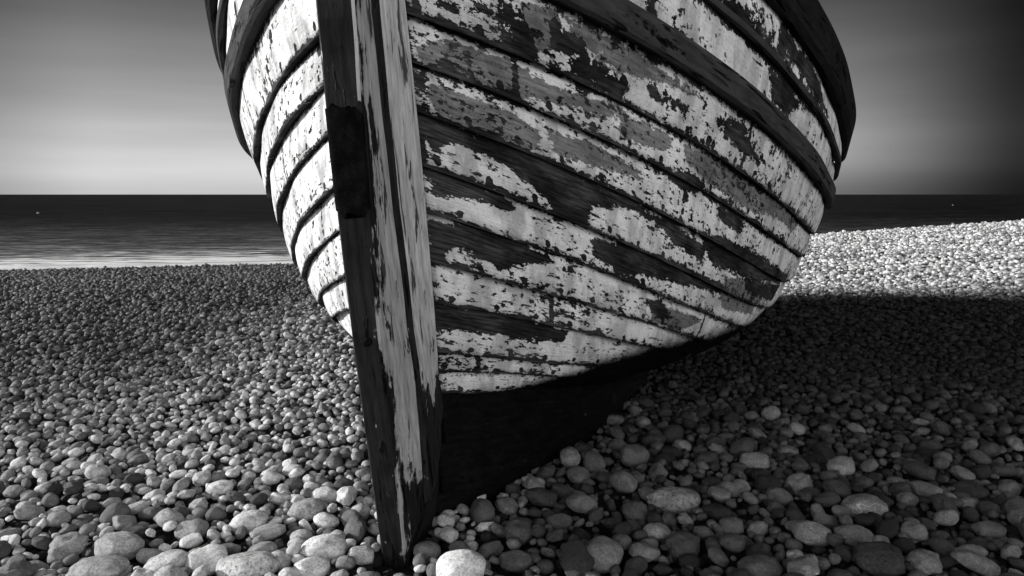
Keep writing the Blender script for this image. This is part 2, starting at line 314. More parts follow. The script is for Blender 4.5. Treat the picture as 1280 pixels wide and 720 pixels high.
BND = [.180, .2308, .2699, .3571, .4212, .5004, .5724, .657, .7266, .7835, .8492, .9191, .985]
STEP = {.18: .012, .2308: .006, .2699: .006, .8492: .0, .9191: .010}
def build_side(side, parent, mat):
    NTS = 330
    tt = np.linspace(0, 1, NTS) ** 1.9
    verts, faces, A = [], [], {k: [] for k in ('along', 'girth', 'plank', 'dark', 'mid', 'edge', 'tar', 'lapd')}
    base = 0
    def strip(rows, offs, pk, ws, flip=False):
        nonlocal base
        vv = np.array(rows)[:, None]; T, V = np.broadcast_arrays(tt[None, :], vv)
        inw = -.034 * np.clip((V - .93) / .05, 0, 1) ** 2
        # slight hand-built unevenness of the strakes
        wob = .0025 * np.sin(T * 37 + pk * 2.1 + V * 9) + .0015 * np.sin(T * 91 + pk)
        G = hull(T, V, side, np.array(offs)[:, None] + inw + wob * (T > .01))
        seg = np.linalg.norm(np.diff(G, axis=1), axis=-1); al = np.concatenate([np.zeros((len(rows), 1)), np.cumsum(seg, 1)], 1)
        verts.extend(G.reshape(-1, 3)); n = len(rows)
        A['along'].append((al + (0 if side > 0 else 31.7)).ravel()); A['girth'].append((V * 1.9).ravel())
        A['plank'].append(np.full(V.size, float(pk)))
        if side > 0:
            A['dark'].append(poly_mask(T, V, DARK, .030).ravel() * 1.05); A['mid'].append(poly_mask(T, V, MID, .04).ravel() * 1.05)
        else:
            A['dark'].append(np.zeros(V.size)); A['mid'].append(np.zeros(V.size))
        w = np.array(ws)[:, None] * np.ones_like(V)
        hgt = np.linalg.norm(G[-1] - G[0], axis=-1)[None, :] * np.ones_like(V)
        ew = .010 if side > 0 else .005
        e = np.exp(-(w * hgt / ew) ** 2) * 1.25 + .9 * np.exp(-((1 - w) * hgt / (ew * .9)) ** 2)
        e = np.where(w < 0, 1.3, e) + .5 * np.exp(-al / .012)
        A['edge'].append(e.ravel()); A['lapd'].append((w * hgt).ravel())
        shade_line = np.interp(T, [0, .0223, .0463, .0665, .0941, .1267, .1764, .2351, .3364, .5021, 1.], [.165, .175, .19, .215, .26, .315, .385, .445, .51, .55, .6])  # upper edge of the shade painted onto the lower planks
        A['tar'].append(np.clip(.5 + (shade_line - V) * 1.9 / np.interp(T, [0, .05, .15, .4], [.02, .08, .17, .2]), 0, 1).ravel() * np.where(T > .012, 1, 0).ravel() if side > 0 else np.clip(.5 + (shade_line - V) * 1.9 / .06, 0, 1).ravel())  # tar mask, also carries the painted hull shade
        for i in range(n - 1):
            for j in range(NTS - 1):
                a = base + i * NTS + j
                f = (a, a + 1, a + 1 + NTS, a + NTS)
                faces.append(f if side > 0 else f[::-1])
        base += n * NTS
    for k in range(len(BND) - 1):
        v0, v1 = BND[k], BND[k + 1]
        st_lo = 0.; st_up = STEP.get(v1, .015)
        nr = max(6, int((v1 - v0) * 150))
        ws = np.linspace(0, 1, nr)
        # gentle roll of the plank: proud at its lower edge, tucked under the next at the top
        offs = -(st_up) * ws + .003 * np.sin(ws * math.pi)
        strip(list(v0 + (v1 - v0) * ws), list(offs), k, list(ws))
        if k > 0:   # underside of this plank's lower edge
            s = STEP.get(v0, .015)
            if s > 0: strip([v0 - .0004, v0], [-s - .002, 0.0], k, [-1, -1])
    # bottom strakes, tar plus painted shade, from the lowest white plank down to the shingle
    top = hull(tt, np.full(NTS, .18), side, -.010)
    Xb = .20 + tt * LEN * .94; Yb = np.interp(tt, [0, .02, .05, .10, .2, .35, .7, 1], [.028, .10, .15, .20, .30, .42, .45, .2])
    bot = boat_world(Xb, side * Yb, -.07 + 0 * tt)
    for k, (w0, w1) in enumerate(((0, .36), (.36, .68), (.68, 1.))):
        rows = []
        for q in np.linspace(0, 1, 8):
            w = w0 + (w1 - w0) * q; G = bot + (top - bot) * w
            G = G + (boat_world(0, side * 1., 0.) - boat_world(0, 0., 0.))[None] * ((.05 * math.sin(math.pi * w) * np.minimum(1, tt / .1) + .020 * (1 - q)) * np.ones(NTS))[:, None]
            rows.append(G)
        G = np.array(rows); seg = np.linalg.norm(np.diff(G, axis=1), axis=-1); al = np.concatenate([np.zeros((8, 1)), np.cumsum(seg, 1)], 1)
        verts.extend(G.reshape(-1, 3)); o1 = np.ones((8, NTS))
        A['along'].append(al.ravel()); A['girth'].append((np.linspace(w0, w1, 8)[:, None] * .3 * o1).ravel()); A['plank'].append((o1 * (20 + k)).ravel())
        for kk in ('dark', 'mid'): A[kk].append((o1 * 0).ravel())
        A['lapd'].append((o1 * .1).ravel()); A['edge'].append((o1 * 0).ravel()); A['tar'].append(o1.ravel())
        for i in range(7):
            for j in range(NTS - 1):
                a = base + i * NTS + j; f = (a, a + 1, a + 1 + NTS, a + NTS); faces.append(f if side > 0 else f[::-1])
        base += 8 * NTS
    return mesh_obj('hull_side', verts, faces, mat, parent, True, {k: np.concatenate(a) for k, a in A.items()})

def lofted(name, sections, mat, parent, closed=True, attr_scale=1.0, dark=None):
    """sections: array (n, m, 3): n stations of an m-point closed profile; flat-sided loft"""
    n, m, _ = sections.shape; verts, faces, al, gi, dk = [], [], [], [], []
    ctr = sections.mean(1); L = np.concatenate([[0], np.cumsum(np.linalg.norm(np.diff(ctr, axis=0), axis=-1))])
    mm = m if closed else m - 1; b = 0; g0 = 0.
    for i in range(mm):
        a, c = sections[:, i], sections[:, (i + 1) % m]
        w = float(np.linalg.norm(c - a, axis=-1).mean())
        verts.extend(a); verts.extend(c)
        al += list(L) * 2; gi += [g0 * attr_scale] * n + [(g0 + w) * attr_scale] * n; g0 += w
        if dark is not None: dk += list(dark(i, 0)) + list(dark(i, 1))
        else: dk += [0.] * (2 * n)
        for j in range(n - 1): faces.append((b + j, b + j + 1, b + n + j + 1, b + n + j))
        b += 2 * n
    for e in (0, n - 1):
        idx = list(range(b, b + m)); verts.extend(sections[e]); al += [0.] * m; gi += [0.] * m; dk += [0.] * m
        faces.append(idx if e == 0 else idx[::-1]); b += m
    o = mesh_obj(name, verts, faces, mat, parent, True, {'along': al, 'girth': gi, 'dark': dk})
    return o

boat = empty('fishing_boat', (float(POSE[0]), float(POSE[1]), 0.))
tag(boat, 'old clinker-built wooden boat with peeling white paint, bow-on, beached on shingle', 'boat')
def reparent_keep(o):
    o.location = (-boat.location.x, -boat.location.y, 0); return o
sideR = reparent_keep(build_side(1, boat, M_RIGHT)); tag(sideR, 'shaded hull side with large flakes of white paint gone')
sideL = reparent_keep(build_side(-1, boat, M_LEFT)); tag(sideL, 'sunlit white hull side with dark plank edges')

# rubbing strakes and gunwales, each side
def rail(name, side, prof, mat, t0=0.003, thick_taper=True):
    tt = t0 + (1 - t0) * np.linspace(0, 1, 200) ** 1.6
    sec = np.stack([hull(tt, np.full(200, v), side, o + .002 * np.sin(tt * 60 + v * 5)) for v, o in prof], 1)
    if side < 0: sec = sec[:, ::-1]
    return reparent_keep(lofted(name, sec, mat, boat))
for s in (1, -1):
    rail('rubbing_strake', s, [(.8495, -.004), (.8508, .020), (.8550, .026), (.8760, .023), (.8800, .015), (.8810, -.012)], M_RUB)
    rail('gunwale', s, [(.957, -.022), (.958, .006), (.965, .014), (.995, .010), (1.0, .0), (1.0, -.085), (.975, -.085)], M_TAR)
    rail('bead_moulding', s, [(.9175, -.004), (.9185, .007), (.9235, .009), (.9255, -.006)], M_RUB)

# stem: cutwater, groove, apron
zs = np.concatenate([np.linspace(-.14, 1.1, 140), np.linspace(1.12, 1.68, 30)])
def groove(z):
    d = xr(z) - xf(z); k = np.interp(z, [0, .3, .7, 1.1], [.40, .52, .50, .43]); return np.minimum(d * k, .16)
rough = np.array([mnoise.noise(Vector((3.1, z * 9, 0))) for z in zs]); rough2 = np.array([mnoise.noise(Vector((7.7, z * 14, 0))) for z in zs])
w = hw(zs)
xg = xf(zs) + groove(zs)
def yr(z):
    """half-breadth of the plank ends at height z"""
    vv = np.linspace(0, 1, 300); zz = bern(6, vv) @ ZC[0]; yy = np.maximum(bern(6, vv) @ YC[0], .026)
    return np.interp(z, zz, yy)
def W3(X, Y): return boat_world(X, Y, zs)
ch = .004
sec = np.stack([W3(xf(zs) + rough * .003, -w + ch), W3(xf(zs) + rough2 * .003, w - ch), W3(xf(zs) + ch + rough * .003, w + rough2 * .001), W3(xg - .006, w + .001 + rough * .002), W3(xg, w - .008), W3(xg, -w + .004), W3(xf(zs) + ch, -w)], 1)
def sstep_(a, b, x): x = np.clip((x - a) / (b - a), 0, 1); return x * x * (3 - 2 * x)
def front_z(py, px):
    zz = np.linspace(-.1, 1.4, 1500); q = boat_world(xf(zz), 0 * zz, zz); x, y, z = q[:, 0], q[:, 1], q[:, 2] - H
    d = y * math.cos(PITCH) - z * math.sin(PITCH); u = y * math.sin(PITCH) + z * math.cos(PITCH)
    return float(zz[np.abs(360 - F * u / d - py).argmin()])
z_top, z_bot = front_z(134, 430), front_z(268, 440)
z_top0 = z_top
halo = lambda z: sstep_(z_bot - .03, z_bot + .01, z) * sstep_(z_top + .03, z_top - .01, z)
def stem_dark(i, j):
    z = zs
    if i in (0, 6): return np.full(len(z), .75)
    if i == 1: return .75 - .50 * sstep_(z_top0 - .01, z_top0 + .02, z) - .22 * sstep_(.40, .5, z) * (z < z_top0) + .3 * halo(z)
    if i == 2:
        low = np.clip((.42 - z) / .30, 0, 1)
        if j == 0: return .50 + .35 * halo(z)
        return (-.12 + 1.0 * sstep_(.26, .08, z) - .0 * z) + .25 * np.clip((z - .75) / .3, 0, 1)
    return np.full(len(z), .8)
stem = reparent_keep(lofted('stem', sec, M_STEM, boat, dark=stem_dark))
ap = np.stack([W3(xg + .001, -w + .006), W3(xg + .001, w - .006), W3(xg + .012, w - .002), W3(xg + .020, w + .005 + rough * .002), W3(xr(zs) - .012, yr(zs) + .003), W3(xr(zs) - .004, yr(zs) - .012), W3(xr(zs) + .06, yr(zs) - .012), W3(xr(zs) + .06, -yr(zs) + .012), W3(xr(zs) - .004, -yr(zs) - .001)], 1)
def apron_dark(i, j):
    z = zs
    if i <= 2: return np.full(len(z), .9)
    if i == 3: return (-.12 + .9 * sstep_(.46, .26, z)) + (.1 if j else 0)
    return np.full(len(z), .8)
reparent_keep(lofted('apron', ap, M_APRON, boat, dark=apron_dark))
# keel
xs = np.linspace(.02, LEN + .35, 60)
zt = np.interp(xs, [0, .4, .8, 4.75], [.0, .17, .03, .03])
def WK(Yv, Zv): return boat_world(xs, Yv + 0 * xs, Zv + 0 * xs)
reparent_keep(lofted('keel', np.stack([WK(-.03, -.13), WK(.03, -.13), WK(.03, zt), WK(-.03, zt)], 1), M_KEEL, boat))
# transom and deck close the hull
vv = np.linspace(0, 1, 24)
R_, L_ = hull(np.ones(24), vv, 1, -.03), hull(np.ones(24), vv, -1, -.03)
tv = list(R_) + list(L_)
mesh = mesh_obj('transom', tv, [(i, i + 1, 25 + i, 24 + i) for i in range(23)], M_DECK, boat); reparent_keep(mesh)
tt_ = np.linspace(0.0, 1, 60); R_, L_ = hull(tt_, np.full(60, .955), 1, -.03), hull(tt_, np.full(60, .955), -1, -.03)
mesh = mesh_obj('deck', list(R_) + list(L_), [(i, i + 1, 61 + i, 60 + i) for i in range(59)], M_DECK, boat); reparent_keep(mesh)

# black patch added on the stem face, painting the dark of a notch
zz = np.linspace(z_bot, z_top, 40); 
ends = np.concatenate([-1.5 * np.linspace(1, 0, 10), np.zeros(20), np.linspace(0, 1, 10)])
wz = hw(zz); cols = []
rg = np.array([mnoise.noise(Vector((1.1, z * 40, 0))) for z in zz])
for q in np.linspace(-1, 1, 15):
    cut = .003 * abs(q) ** 6 + .009 * mnoise.noise(Vector((q * 3.1, .3, 5))) + .003 * mnoise.noise(Vector((q * 9, 2, 5)))
    z2 = zz - ends * cut
    yy_ = wz * q * .985; cols.append(boat_world(xf(z2) - .0045 + .003 * q ** 8 + rg * .0008, yy_, z2))
z2 = zz - ends * .010
cols.append(boat_world(xf(z2) + .003 + rg * .002, wz + .0018, z2)); cols.append(boat_world(xf(z2) + .006 + rg * .003, wz + .0016, z2))
cols.append(boat_world(xf(zz) + .007, wz - .003, zz)); cols.append(boat_world(xf(zz) + .007, -wz + .005, zz))
notch_patch = np.stack(cols, 1)
tag(reparent_keep(lofted('stem_notch_patch', notch_patch, M_BLACK, boat)), 'flat black patch painted for the dark notch in the stem face')

# bolt lower down the stem face, its dark hole painted as a black disc
import bmesh
def bm_obj(name, bm, mat, parent=None):
    me = bpy.data.meshes.new(name); bm.to_mesh(me); bm.free(); me.materials.append(mat)
    me.polygons.foreach_set('use_smooth', [True] * len(me.polygons))
    o = bpy.data.objects.new(name, me); COL.objects.link(o)
    if parent: o.parent = parent
    return o
zb = front_z(424, 455)
c0 = boat_world(xf(np.array([zb])) - .001, np.array([0.]), np.array([zb]))[0]
fwd = boat_world(np.array([-1.]), np.array([0.]), np.array([0.]))[0] - boat_world(np.array([0.]), np.array([0.]), np.array([0.]))[0]
bm = bmesh.new()
bmesh.ops.create_cone(bm, cap_ends=True, segments=24, radius1=.013, radius2=.011, depth=.004)
bmesh.ops.create_cone(bm, cap_ends=True, segments=6, radius1=.005, radius2=.004, depth=.006, matrix=__import__('mathutils').Matrix.Translation((.002, .001, .003)))
rot = Vector(fwd).to_track_quat('Z', 'Y')
for v_ in bm.verts: v_.co = rot @ v_.co
bo = bm_obj('bolt', bm, M_BLACK, boat); bo.location = Vector(c0) - boat.location

# ------------------------------------------------------------------ terrain
def sstep(a, b, x): x = np.clip((np.asarray(x, float) - a) / (b - a), 0, 1); return x * x * (3 - 2 * x)
def crest(x): return np.interp(x, [-12, -6.4, -2.75, 0, 3.45, 6.4, 12, 30], [-.30, -.217, -.136, -.02, .215, .404, .62, .9])
YC_ = 9.0
def terrain(x, y):
    x = np.asarray(x, float); y = np.asarray(y, float)
    z = crest(x) * sstep(3.2, 9, y)
    z = z + .012 * np.sin(x * 1.7 + 1) * np.sin(y * 1.3) * sstep(9.5, 6, y) + .008 * np.sin(x * 4.1 + y * 3.3)* sstep(9.5, 6, y)
    z = z - .145 * np.maximum(y - YC_, 0) - .02 * np.minimum(np.maximum(y - YC_, 0), 1) ** 2
    return np.maximum(z, -2.5)

m, t, b = material('shingle_bed')
pos = t.n('ShaderNodeNewGeometry').outputs['Position']
vo = t.n('ShaderNodeTexVoronoi', feature='F1', i_Scale=34.0); t.set(vo.inputs['Vector'], pos)
cell = t.n('ShaderNodeRGBToBW'); t.set(cell.inputs[0], vo.outputs['Color'])
c = t.m('MULTIPLY', t.ramp(cell.outputs[0], .1, .9, .01, .05), t.ramp(vo.outputs['Distance'], .2, .7, 1., .15))
t.set(b.inputs['Base Color'], t_rgb(t, c)); b.inputs['Roughness'].default_value = .9
bump(t, b, t.m('SUBTRACT', 1., vo.outputs['Distance']), 1., .02)
M_BED = m
xsg = np.concatenate([np.linspace(-60, -13, 12), np.linspace(-12, 12, 97), np.linspace(13, 60, 12)])
ysg = np.concatenate([np.linspace(-40, -3, 8), np.linspace(-2, 16, 120), np.linspace(17, 26, 8)])
GX, GY = np.meshgrid(xsg, ysg); GZ = terrain(GX, GY) - .022
nx = len(xsg); vs = np.stack([GX, GY, GZ], -1).reshape(-1, 3)
fs = [(j * nx + i, j * nx + i + 1, (j + 1) * nx + i + 1, (j + 1) * nx + i) for j in range(len(ysg) - 1) for i in range(nx - 1)]
beach = mesh_obj('beach', vs, fs, M_BED); tag(beach, kind='structure')

# ------------------------------------------------------------------ pebbles
def pebble_mesh(seed, sub, a, b, c, box, lump, name):
    bm = bmesh.new(); bmesh.ops.create_icosphere(bm, subdivisions=sub, radius=1)
    r = random.Random(seed); off = Vector((r.uniform(0, 50), r.uniform(0, 50), r.uniform(0, 50)))
    cuts = [(Vector((r.gauss(0, 1), r.gauss(0, 1), r.gauss(0, 1))).normalized(), r.uniform(.74, .92)) for _ in range({4: 6, 3: 2, 5: 3}.get((seed - 100) % 6, 0))]
    for v in bm.verts:
        n = v.co.normalized(); e = 2.0 + box
        k = (abs(n.x) ** e + abs(n.y) ** e + abs(n.z) ** e) ** (-1 / e)
        d = 1 + lump * mnoise.noise(n * 1.1 + off) + lump * .45 * mnoise.noise(n * 2.6 + off) + lump * .12 * mnoise.noise(n * 5 + off)
        p = n * k * d
        for cn, cd in cuts:
            ex = p.dot(cn) - cd
            if ex > 0: p = p - cn * ex * .85
        v.co = Vector((p.x * a, p.y * b, p.z * c))
    me = bpy.data.meshes.new(name); bm.to_mesh(me); bm.free()
    me.polygons.foreach_set('use_smooth', [True] * len(me.polygons))
    return me
SHAPES = []   # (a,b,c,box,lump,word)
rr = random.Random(3)
for i in range(18):
    kind = ['round', 'oval', 'long', 'oval', 'lumpy', 'oval'][i % 6]
    a = 1.0
    if kind == 'round': b_, c_, bx, lm = rr.uniform(.86, .98), rr.uniform(.62, .78), .2, .12
    elif kind == 'oval': b_, c_, bx, lm = rr.uniform(.68, .82), rr.uniform(.46, .62), .25, .16
    elif kind == 'long': b_, c_, bx, lm = rr.uniform(.46, .58), rr.uniform(.38, .48), .4, .20
    else: b_, c_, bx, lm = rr.uniform(.7, .9), rr.uniform(.55, .72), .5, .36
    SHAPES.append((a, b_, c_, bx, lm, kind))

def stone_mat(name, individual, under=False):
    m, t, b = material(name)
    oi = t.n('ShaderNodeObjectInfo'); obc = t.n('ShaderNodeTexCoord').outputs['Object']
    rnd = oi.outputs['Random']
    vecn = t.n('ShaderNodeVectorMath', operation='ADD'); t.set(vecn.inputs[0], obc)
    t.set(vecn.inputs[1], t.vec(t.m('MULTIPLY', rnd, 37.), t.m('MULTIPLY', rnd, 91.), 0.)); vv = vecn.outputs[0]
    if individual:
        bwn = t.n('ShaderNodeRGBToBW'); t.set(bwn.inputs[0], oi.outputs['Color']); tone = bwn.outputs[0]
    else:
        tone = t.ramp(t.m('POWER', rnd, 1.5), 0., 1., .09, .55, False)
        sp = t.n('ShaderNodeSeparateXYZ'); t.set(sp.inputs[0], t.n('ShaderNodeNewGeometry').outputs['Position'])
        lit_strip = t.m('MULTIPLY', t.ramp(sp.outputs[1], 4.7, 5.6), t.ramp(sp.outputs[0], .2, 1.6))  # sunlit far strip painted as paler stone
        depth_shade = t.m('MAXIMUM', t.ramp(sp.outputs[1], 1.3, 3.2, .25, 1.), .0)
        painted_shade = t.m('MULTIPLY', depth_shade, t.m('MAXIMUM', t.ramp(sp.outputs[0], -.2, .3), t.m('MULTIPLY', t.ramp(sp.outputs[0], -.5, -1.9), .88)))
        tone = t.m('MULTIPLY', tone, t.mix(painted_shade, 1.2, .13))  # shade to the right and back, dark left edge, painted into the tone
        tone = t.m('MULTIPLY', tone, t.ramp(sp.outputs[0], -.2, .1, 1.4, .34))  # boat's shaded side painted darker, sunny side lighter
        tone = t.mix(lit_strip, tone, t.ramp(rnd, 0., 1., .14, .85, False))
    if under: tone = t.m('MULTIPLY', tone, .12)  # shade of the gaps painted into the lower stones
    n1 = t.noise(vv, 1.6, 5, .6, .4); n2 = t.noise(vv, 9, 5, .7); n3 = t.noise(vv, 30, 3, .6)
    vr = t.m('FRACT', t.m('MULTIPLY', rnd, 17.31))
    c = t.m('MULTIPLY', tone, t.m('MULTIPLY', t.ramp(n1, .3, .7, .68, 1.25), t.m('MULTIPLY', t.ramp(n2, .3, .7, .60, 1.3), t.ramp(n3, .35, .6, .75, 1.1))))
    # quartz veins on some, pits on others
    wv = t.noise(vv, .8, 1, .5, .3); wv = t.m('ABSOLUTE', t.m('SUBTRACT', wv, .5))
    vein = t.m('MULTIPLY', t.ramp(wv, .007, .002), t.ramp(vr, .90, .91))
    c = t.mix(vein, c, t.m('MULTIPLY', c, 2.0))
    pit = t.m('MULTIPLY', t.ramp(n2, .42, .36), t.ramp(vr, .28, .22))
    c = t.m('MULTIPLY', c, t.mix(pit, 1., .35))
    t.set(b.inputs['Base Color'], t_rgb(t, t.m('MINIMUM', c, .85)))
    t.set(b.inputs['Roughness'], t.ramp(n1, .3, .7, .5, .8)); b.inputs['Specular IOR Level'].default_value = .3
    bump(t, b, t.m('ADD', n2, t.m('MULTIPLY', n3, .5)), .8, .005)
    return m
M_ST, M_SH, M_UN = stone_mat('pebble_stone', True), stone_mat('shingle_stone', False), stone_mat('gap_shade_stone', False, True)
near_meshes, far_meshes, var_near, var_far = [], [], [], []
cN = bpy.data.collections.new('pebble_sources_near'); cF = bpy.data.collections.new('pebble_sources_far'); cU = bpy.data.collections.new('pebble_sources_under')
for i, s in enumerate(SHAPES):
    me = pebble_mesh(100 + i, 4, *s[:5], 'pebble_mesh'); me.materials.append(M_ST); near_meshes.append(me)
    for sub, colc, lst in ((3, cN, var_near), (2, cF, var_far), (2, cU, [])):
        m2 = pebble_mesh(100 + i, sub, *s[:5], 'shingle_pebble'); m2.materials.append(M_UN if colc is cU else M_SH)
        o = bpy.data.objects.new('shingle_source_%02d' % i, m2); colc.objects.link(o)
        lst.append(o)

CTR = 1.0
def half_depth(y): return .5

# hand-placed stones: (px, py, width px, turn deg, tone, shape kind, word used by neighbours, label)
HERO = [
 (575, 712, 62, 10, .78, 0, 'bright dome pebble', 'large bright smooth dome-shaped pebble just right of the foot of the stem'),
 (405, 686, 56, 12, .72, 1, 'smooth white oval pebble', 'smooth white oval pebble, second row left of the foot of the stem'),
 (391, 709, 44, 25, .75, 3, 'front white oval pebble', 'white oval pebble in the very front, touching the one behind it'),
 (308, 709, 76, 0, .50, 2, 'long ridged slab pebble', 'long rough ridged slab-like pebble lying flat at the front left'),
 (262, 700, 56, 50, .70, 5, 'pale wedge pebble', 'pale tilted wedge-like pebble beside the long ridged slab'),
 (311, 651, 46, 8, .62, 1, 'pale egg pebble', 'pale smooth egg-shaped pebble lying in sun among darker stones'),
 (148, 682, 58, 10, .36, 11, 'big half-shaded pebble', 'big pebble at left with one bright end and a shaded flank'),
 (124, 712, 72, 4, .33, 8, 'long grey flat pebble', 'long grey flat pebble in the front row at the left'),
 (207, 706, 58, 30, .55, 7, 'long pale leaning pebble', 'long pale leaning pebble at the front between two bigger ones'),
 (86, 679, 46, 8, .28, 10, 'brown domed rough pebble', 'dull rough domed pebble left of the big half-shaded one'),
 (383, 634, 44, 5, .36, 1, 'grey oval pebble', 'grey oval pebble in sun a hand behind the white ovals'),
 (334, 662, 44, 38, .42, 2, 'slanting long pebble', 'slanting long grey pebble right of the pale egg-shaped one'),
 (376, 667, 26, 0, .50, 0, 'small round pebble', 'small round light pebble behind the smooth white oval'),
 (328, 686, 36, 30, .36, 1, 'grey tilted pebble', 'grey tilted pebble just behind the long ridged slab'),
 (453, 690, 36, 28, .55, 5, 'light pebble at the stem', 'light oval pebble close against the left of the stem foot'),
 (450, 634, 26, 70, .55, 6, 'pitted round pebble', 'pitted round pale pebble touching the left side of the stem'),
 (408, 614, 36, 0, .60, 9, 'pale oval pebble by the stem', 'pale oval pebble a little way left of the stem'),
 (275, 606, 32, 15, .72, 1, 'bright outlying pebble', 'bright pale pebble standing out amid small shingle at left'),
 (122, 587, 28, 0, .45, 0, 'far left round pebble', 'largest round pebble amid small shingle further up on the left'),
 (240, 660, 40, 20, .30, 5, 'mid grey humped pebble', 'grey humped pebble between the big half-shaded one and the egg-shaped one'),
 (843, 631, 66, -3, .33, 8, 'long loaf pebble', 'long pale loaf-shaped pebble in the shadow of the boat'),
 (1080, 638, 54, 3, .34, 1, 'fat cigar pebble', 'smooth fat cigar-shaped pebble in shadow at the right'),
 (1068, 676, 46, 2, .26, 3, 'grey potato pebble', 'grey potato-shaped pebble in front of the fat cigar-shaped one'),
 (1102, 681, 28, 20, .42, 10, 'pale stub pebble', 'pale stubby pebble touching the grey potato-shaped one'),
 (945, 578, 40, 0, .36, 5, 'pale pebble further back', 'pale oval pebble farther back in the shadow, amid smaller dark stones'),
 (1156, 707, 44, 0, .34, 10, 'pale blocky pebble', 'pale blocky pebble at the very front on the right'),
 (752, 694, 54, 60, .32, 6, 'big mottled pebble', 'big upright mottled pebble at the front in the shadow'),
 (648, 662, 42, 80, .14, 0, 'dark upright pebble', 'dark upright rounded pebble right of the stem'),
 (645, 698, 44, -10, .16, 3, 'dark oval pebble', 'dark oval pebble in front of the dark upright one'),
 (822, 665, 36, 10, .46, 1, 'light lemon pebble', 'light lemon-shaped pebble below the long loaf-shaped one'),
 (804, 688, 40, -20, .32, 4, 'veined pebble', 'grey pebble with pale veins between the mottled and the squarish one'),
 (856, 682, 44, 0, .11, 10, 'dark squarish pebble', 'dark squarish pebble in shadow under the light lemon-shaped one'),
 (911, 616, 38, 0, .24, 4, 'lumpy mottled pebble', 'lumpy mottled pebble right of the long loaf-shaped one'),
 (1014, 673, 48, -15, .34, 3, 'curled pale pebble', 'pale curled-looking pebble with a darker stone against it'),
 (1209, 623, 22, 0, .40, 0, 'small round light pebble', 'small round light pebble standing out at the far right'),
 (1237, 661, 38, 0, .22, 3, 'banded oval pebble', 'grey oval pebble with faint bands at the far right'),
 (993, 695, 20, 0, .60, 0, 'speckled white pebble', 'small white speckled pebble in the front shadow'),
 (1000, 606, 36, 10, .38, 10, 'light bumpy pebble', 'light bumpy pebble between the far pale one and the cigar-shaped one'),
 (712, 690, 26, 75, .34, 9, 'upright mottled small pebble', 'small upright oval pebble left of the big mottled one'),
 (950, 714, 54, 0, .18, 1, 'grey front pebble', 'grey oval pebble cut by the bottom of the view in the shadow'),
 (1100, 706, 66, 0, .07, 5, 'broad dark flat pebble', 'broad dark flat pebble at the front between two pale ones'),
 (1217, 688, 32, -10, .40, 8, 'pale flat chip', 'pale flat chip of a pebble near the right front'),
 (1142, 668, 36, 50, .36, 16, 'rough pitted pebble', 'rough pitted pale pebble right of the grey potato-shaped one'),
 (668, 580, 16, 0, .80, 0, 'bright pebble by the keel', 'bright little pebble highest beside the dark bottom of the hull'),
 (656, 596, 15, 40, .80, 1, 'second bright pebble by the keel', 'bright little pebble just below the highest one beside the hull'),
 (606, 652, 24, 10, .75, 4, 'bright lump by the stem', 'bright lumpy pebble alone in the dark beside the stem foot'),
 (588, 664, 11, 0, .70, 0, 'tiny bright pebble', 'tiny bright pebble left of the bright lump near the stem foot'),
 (985, 560 , 26, 0, .24, 1, 'middle grey pebble', 'grey oval pebble behind the far pale one in the shadow'),
 (700, 650, 34, 0, .15, 3, 'long dark pebble', 'dark oval pebble between the upright dark one and the loaf-shaped one'),
 (915, 660, 34, 5, .22, 5, 'low grey pebble', 'low grey pebble in shadow behind the squarish dark one'),
]
stones = []   # dict: x,y,z,r,kind,rot,tone,label
placed = []
for h in HERO:
    px, py, wpx, turn, tone, kd, ref, lab = h
    x, y, k = pixel_ground(px, py, .02)
    r = wpx / 2 / F * k
    stones.append(dict(x=x, y=y, r=r, k=kd, turn=math.radians(turn), tone=tone, label=lab, ref=ref, hero=True))

# near field: proper packing, large first
cell = .06; grid = {}
def g_add(x, y, r): grid.setdefault((int(x // cell), int(y // cell)), []).append((x, y, r))
def g_free(x, y, r, ov):
    R = int(math.ceil((r + .06) / cell)); cx, cy = int(x // cell), int(y // cell)
    for i in range(cx - R, cx + R + 1):
        for j in range(cy - R, cy + R + 1):
            for (a, b, q) in grid.get((i, j), ()):
                if (a - x) ** 2 + (b - y) ** 2 < ((r + q) * ov) ** 2: return False
    return True
for s in stones: g_add(s['x'], s['y'], s['r'] * .85)
YN = 3.3
def cw(y): return .80 * y + 1.5
def add_pass(rfun, tries, ov):
    for _ in range(tries):
        y = math.sqrt(random.uniform(.55 ** 2, YN ** 2)); x = random.uniform(-1, 1) * cw(y)
        r = rfun(y, x)
        if g_free(x, y, r * .86, ov):
            g_add(x, y, r * .86)
            stones.append(dict(x=x, y=y, r=r, k=random.randrange(len(SHAPES)), turn=random.uniform(0, math.pi), hero=False))
def big(y, x=0.):
    f = max(.0, min(1, ((2.15 if x < -.1 else 2.9) - y) / .95)); return random.uniform(.016 + .006 * f, .020 + .022 * f)
add_pass(big, 5200, 1.0)
add_pass(lambda y, x: random.uniform(.013, .019 + .008 * max(0, min(1, (2.3 - y)))), 26000, .93)
add_pass(lambda y, x: random.uniform(.010, .015), 50000, .90)
add_pass(lambda y, x: random.uniform(.006, .010), 23000, .90)
print('near stones', len(stones))

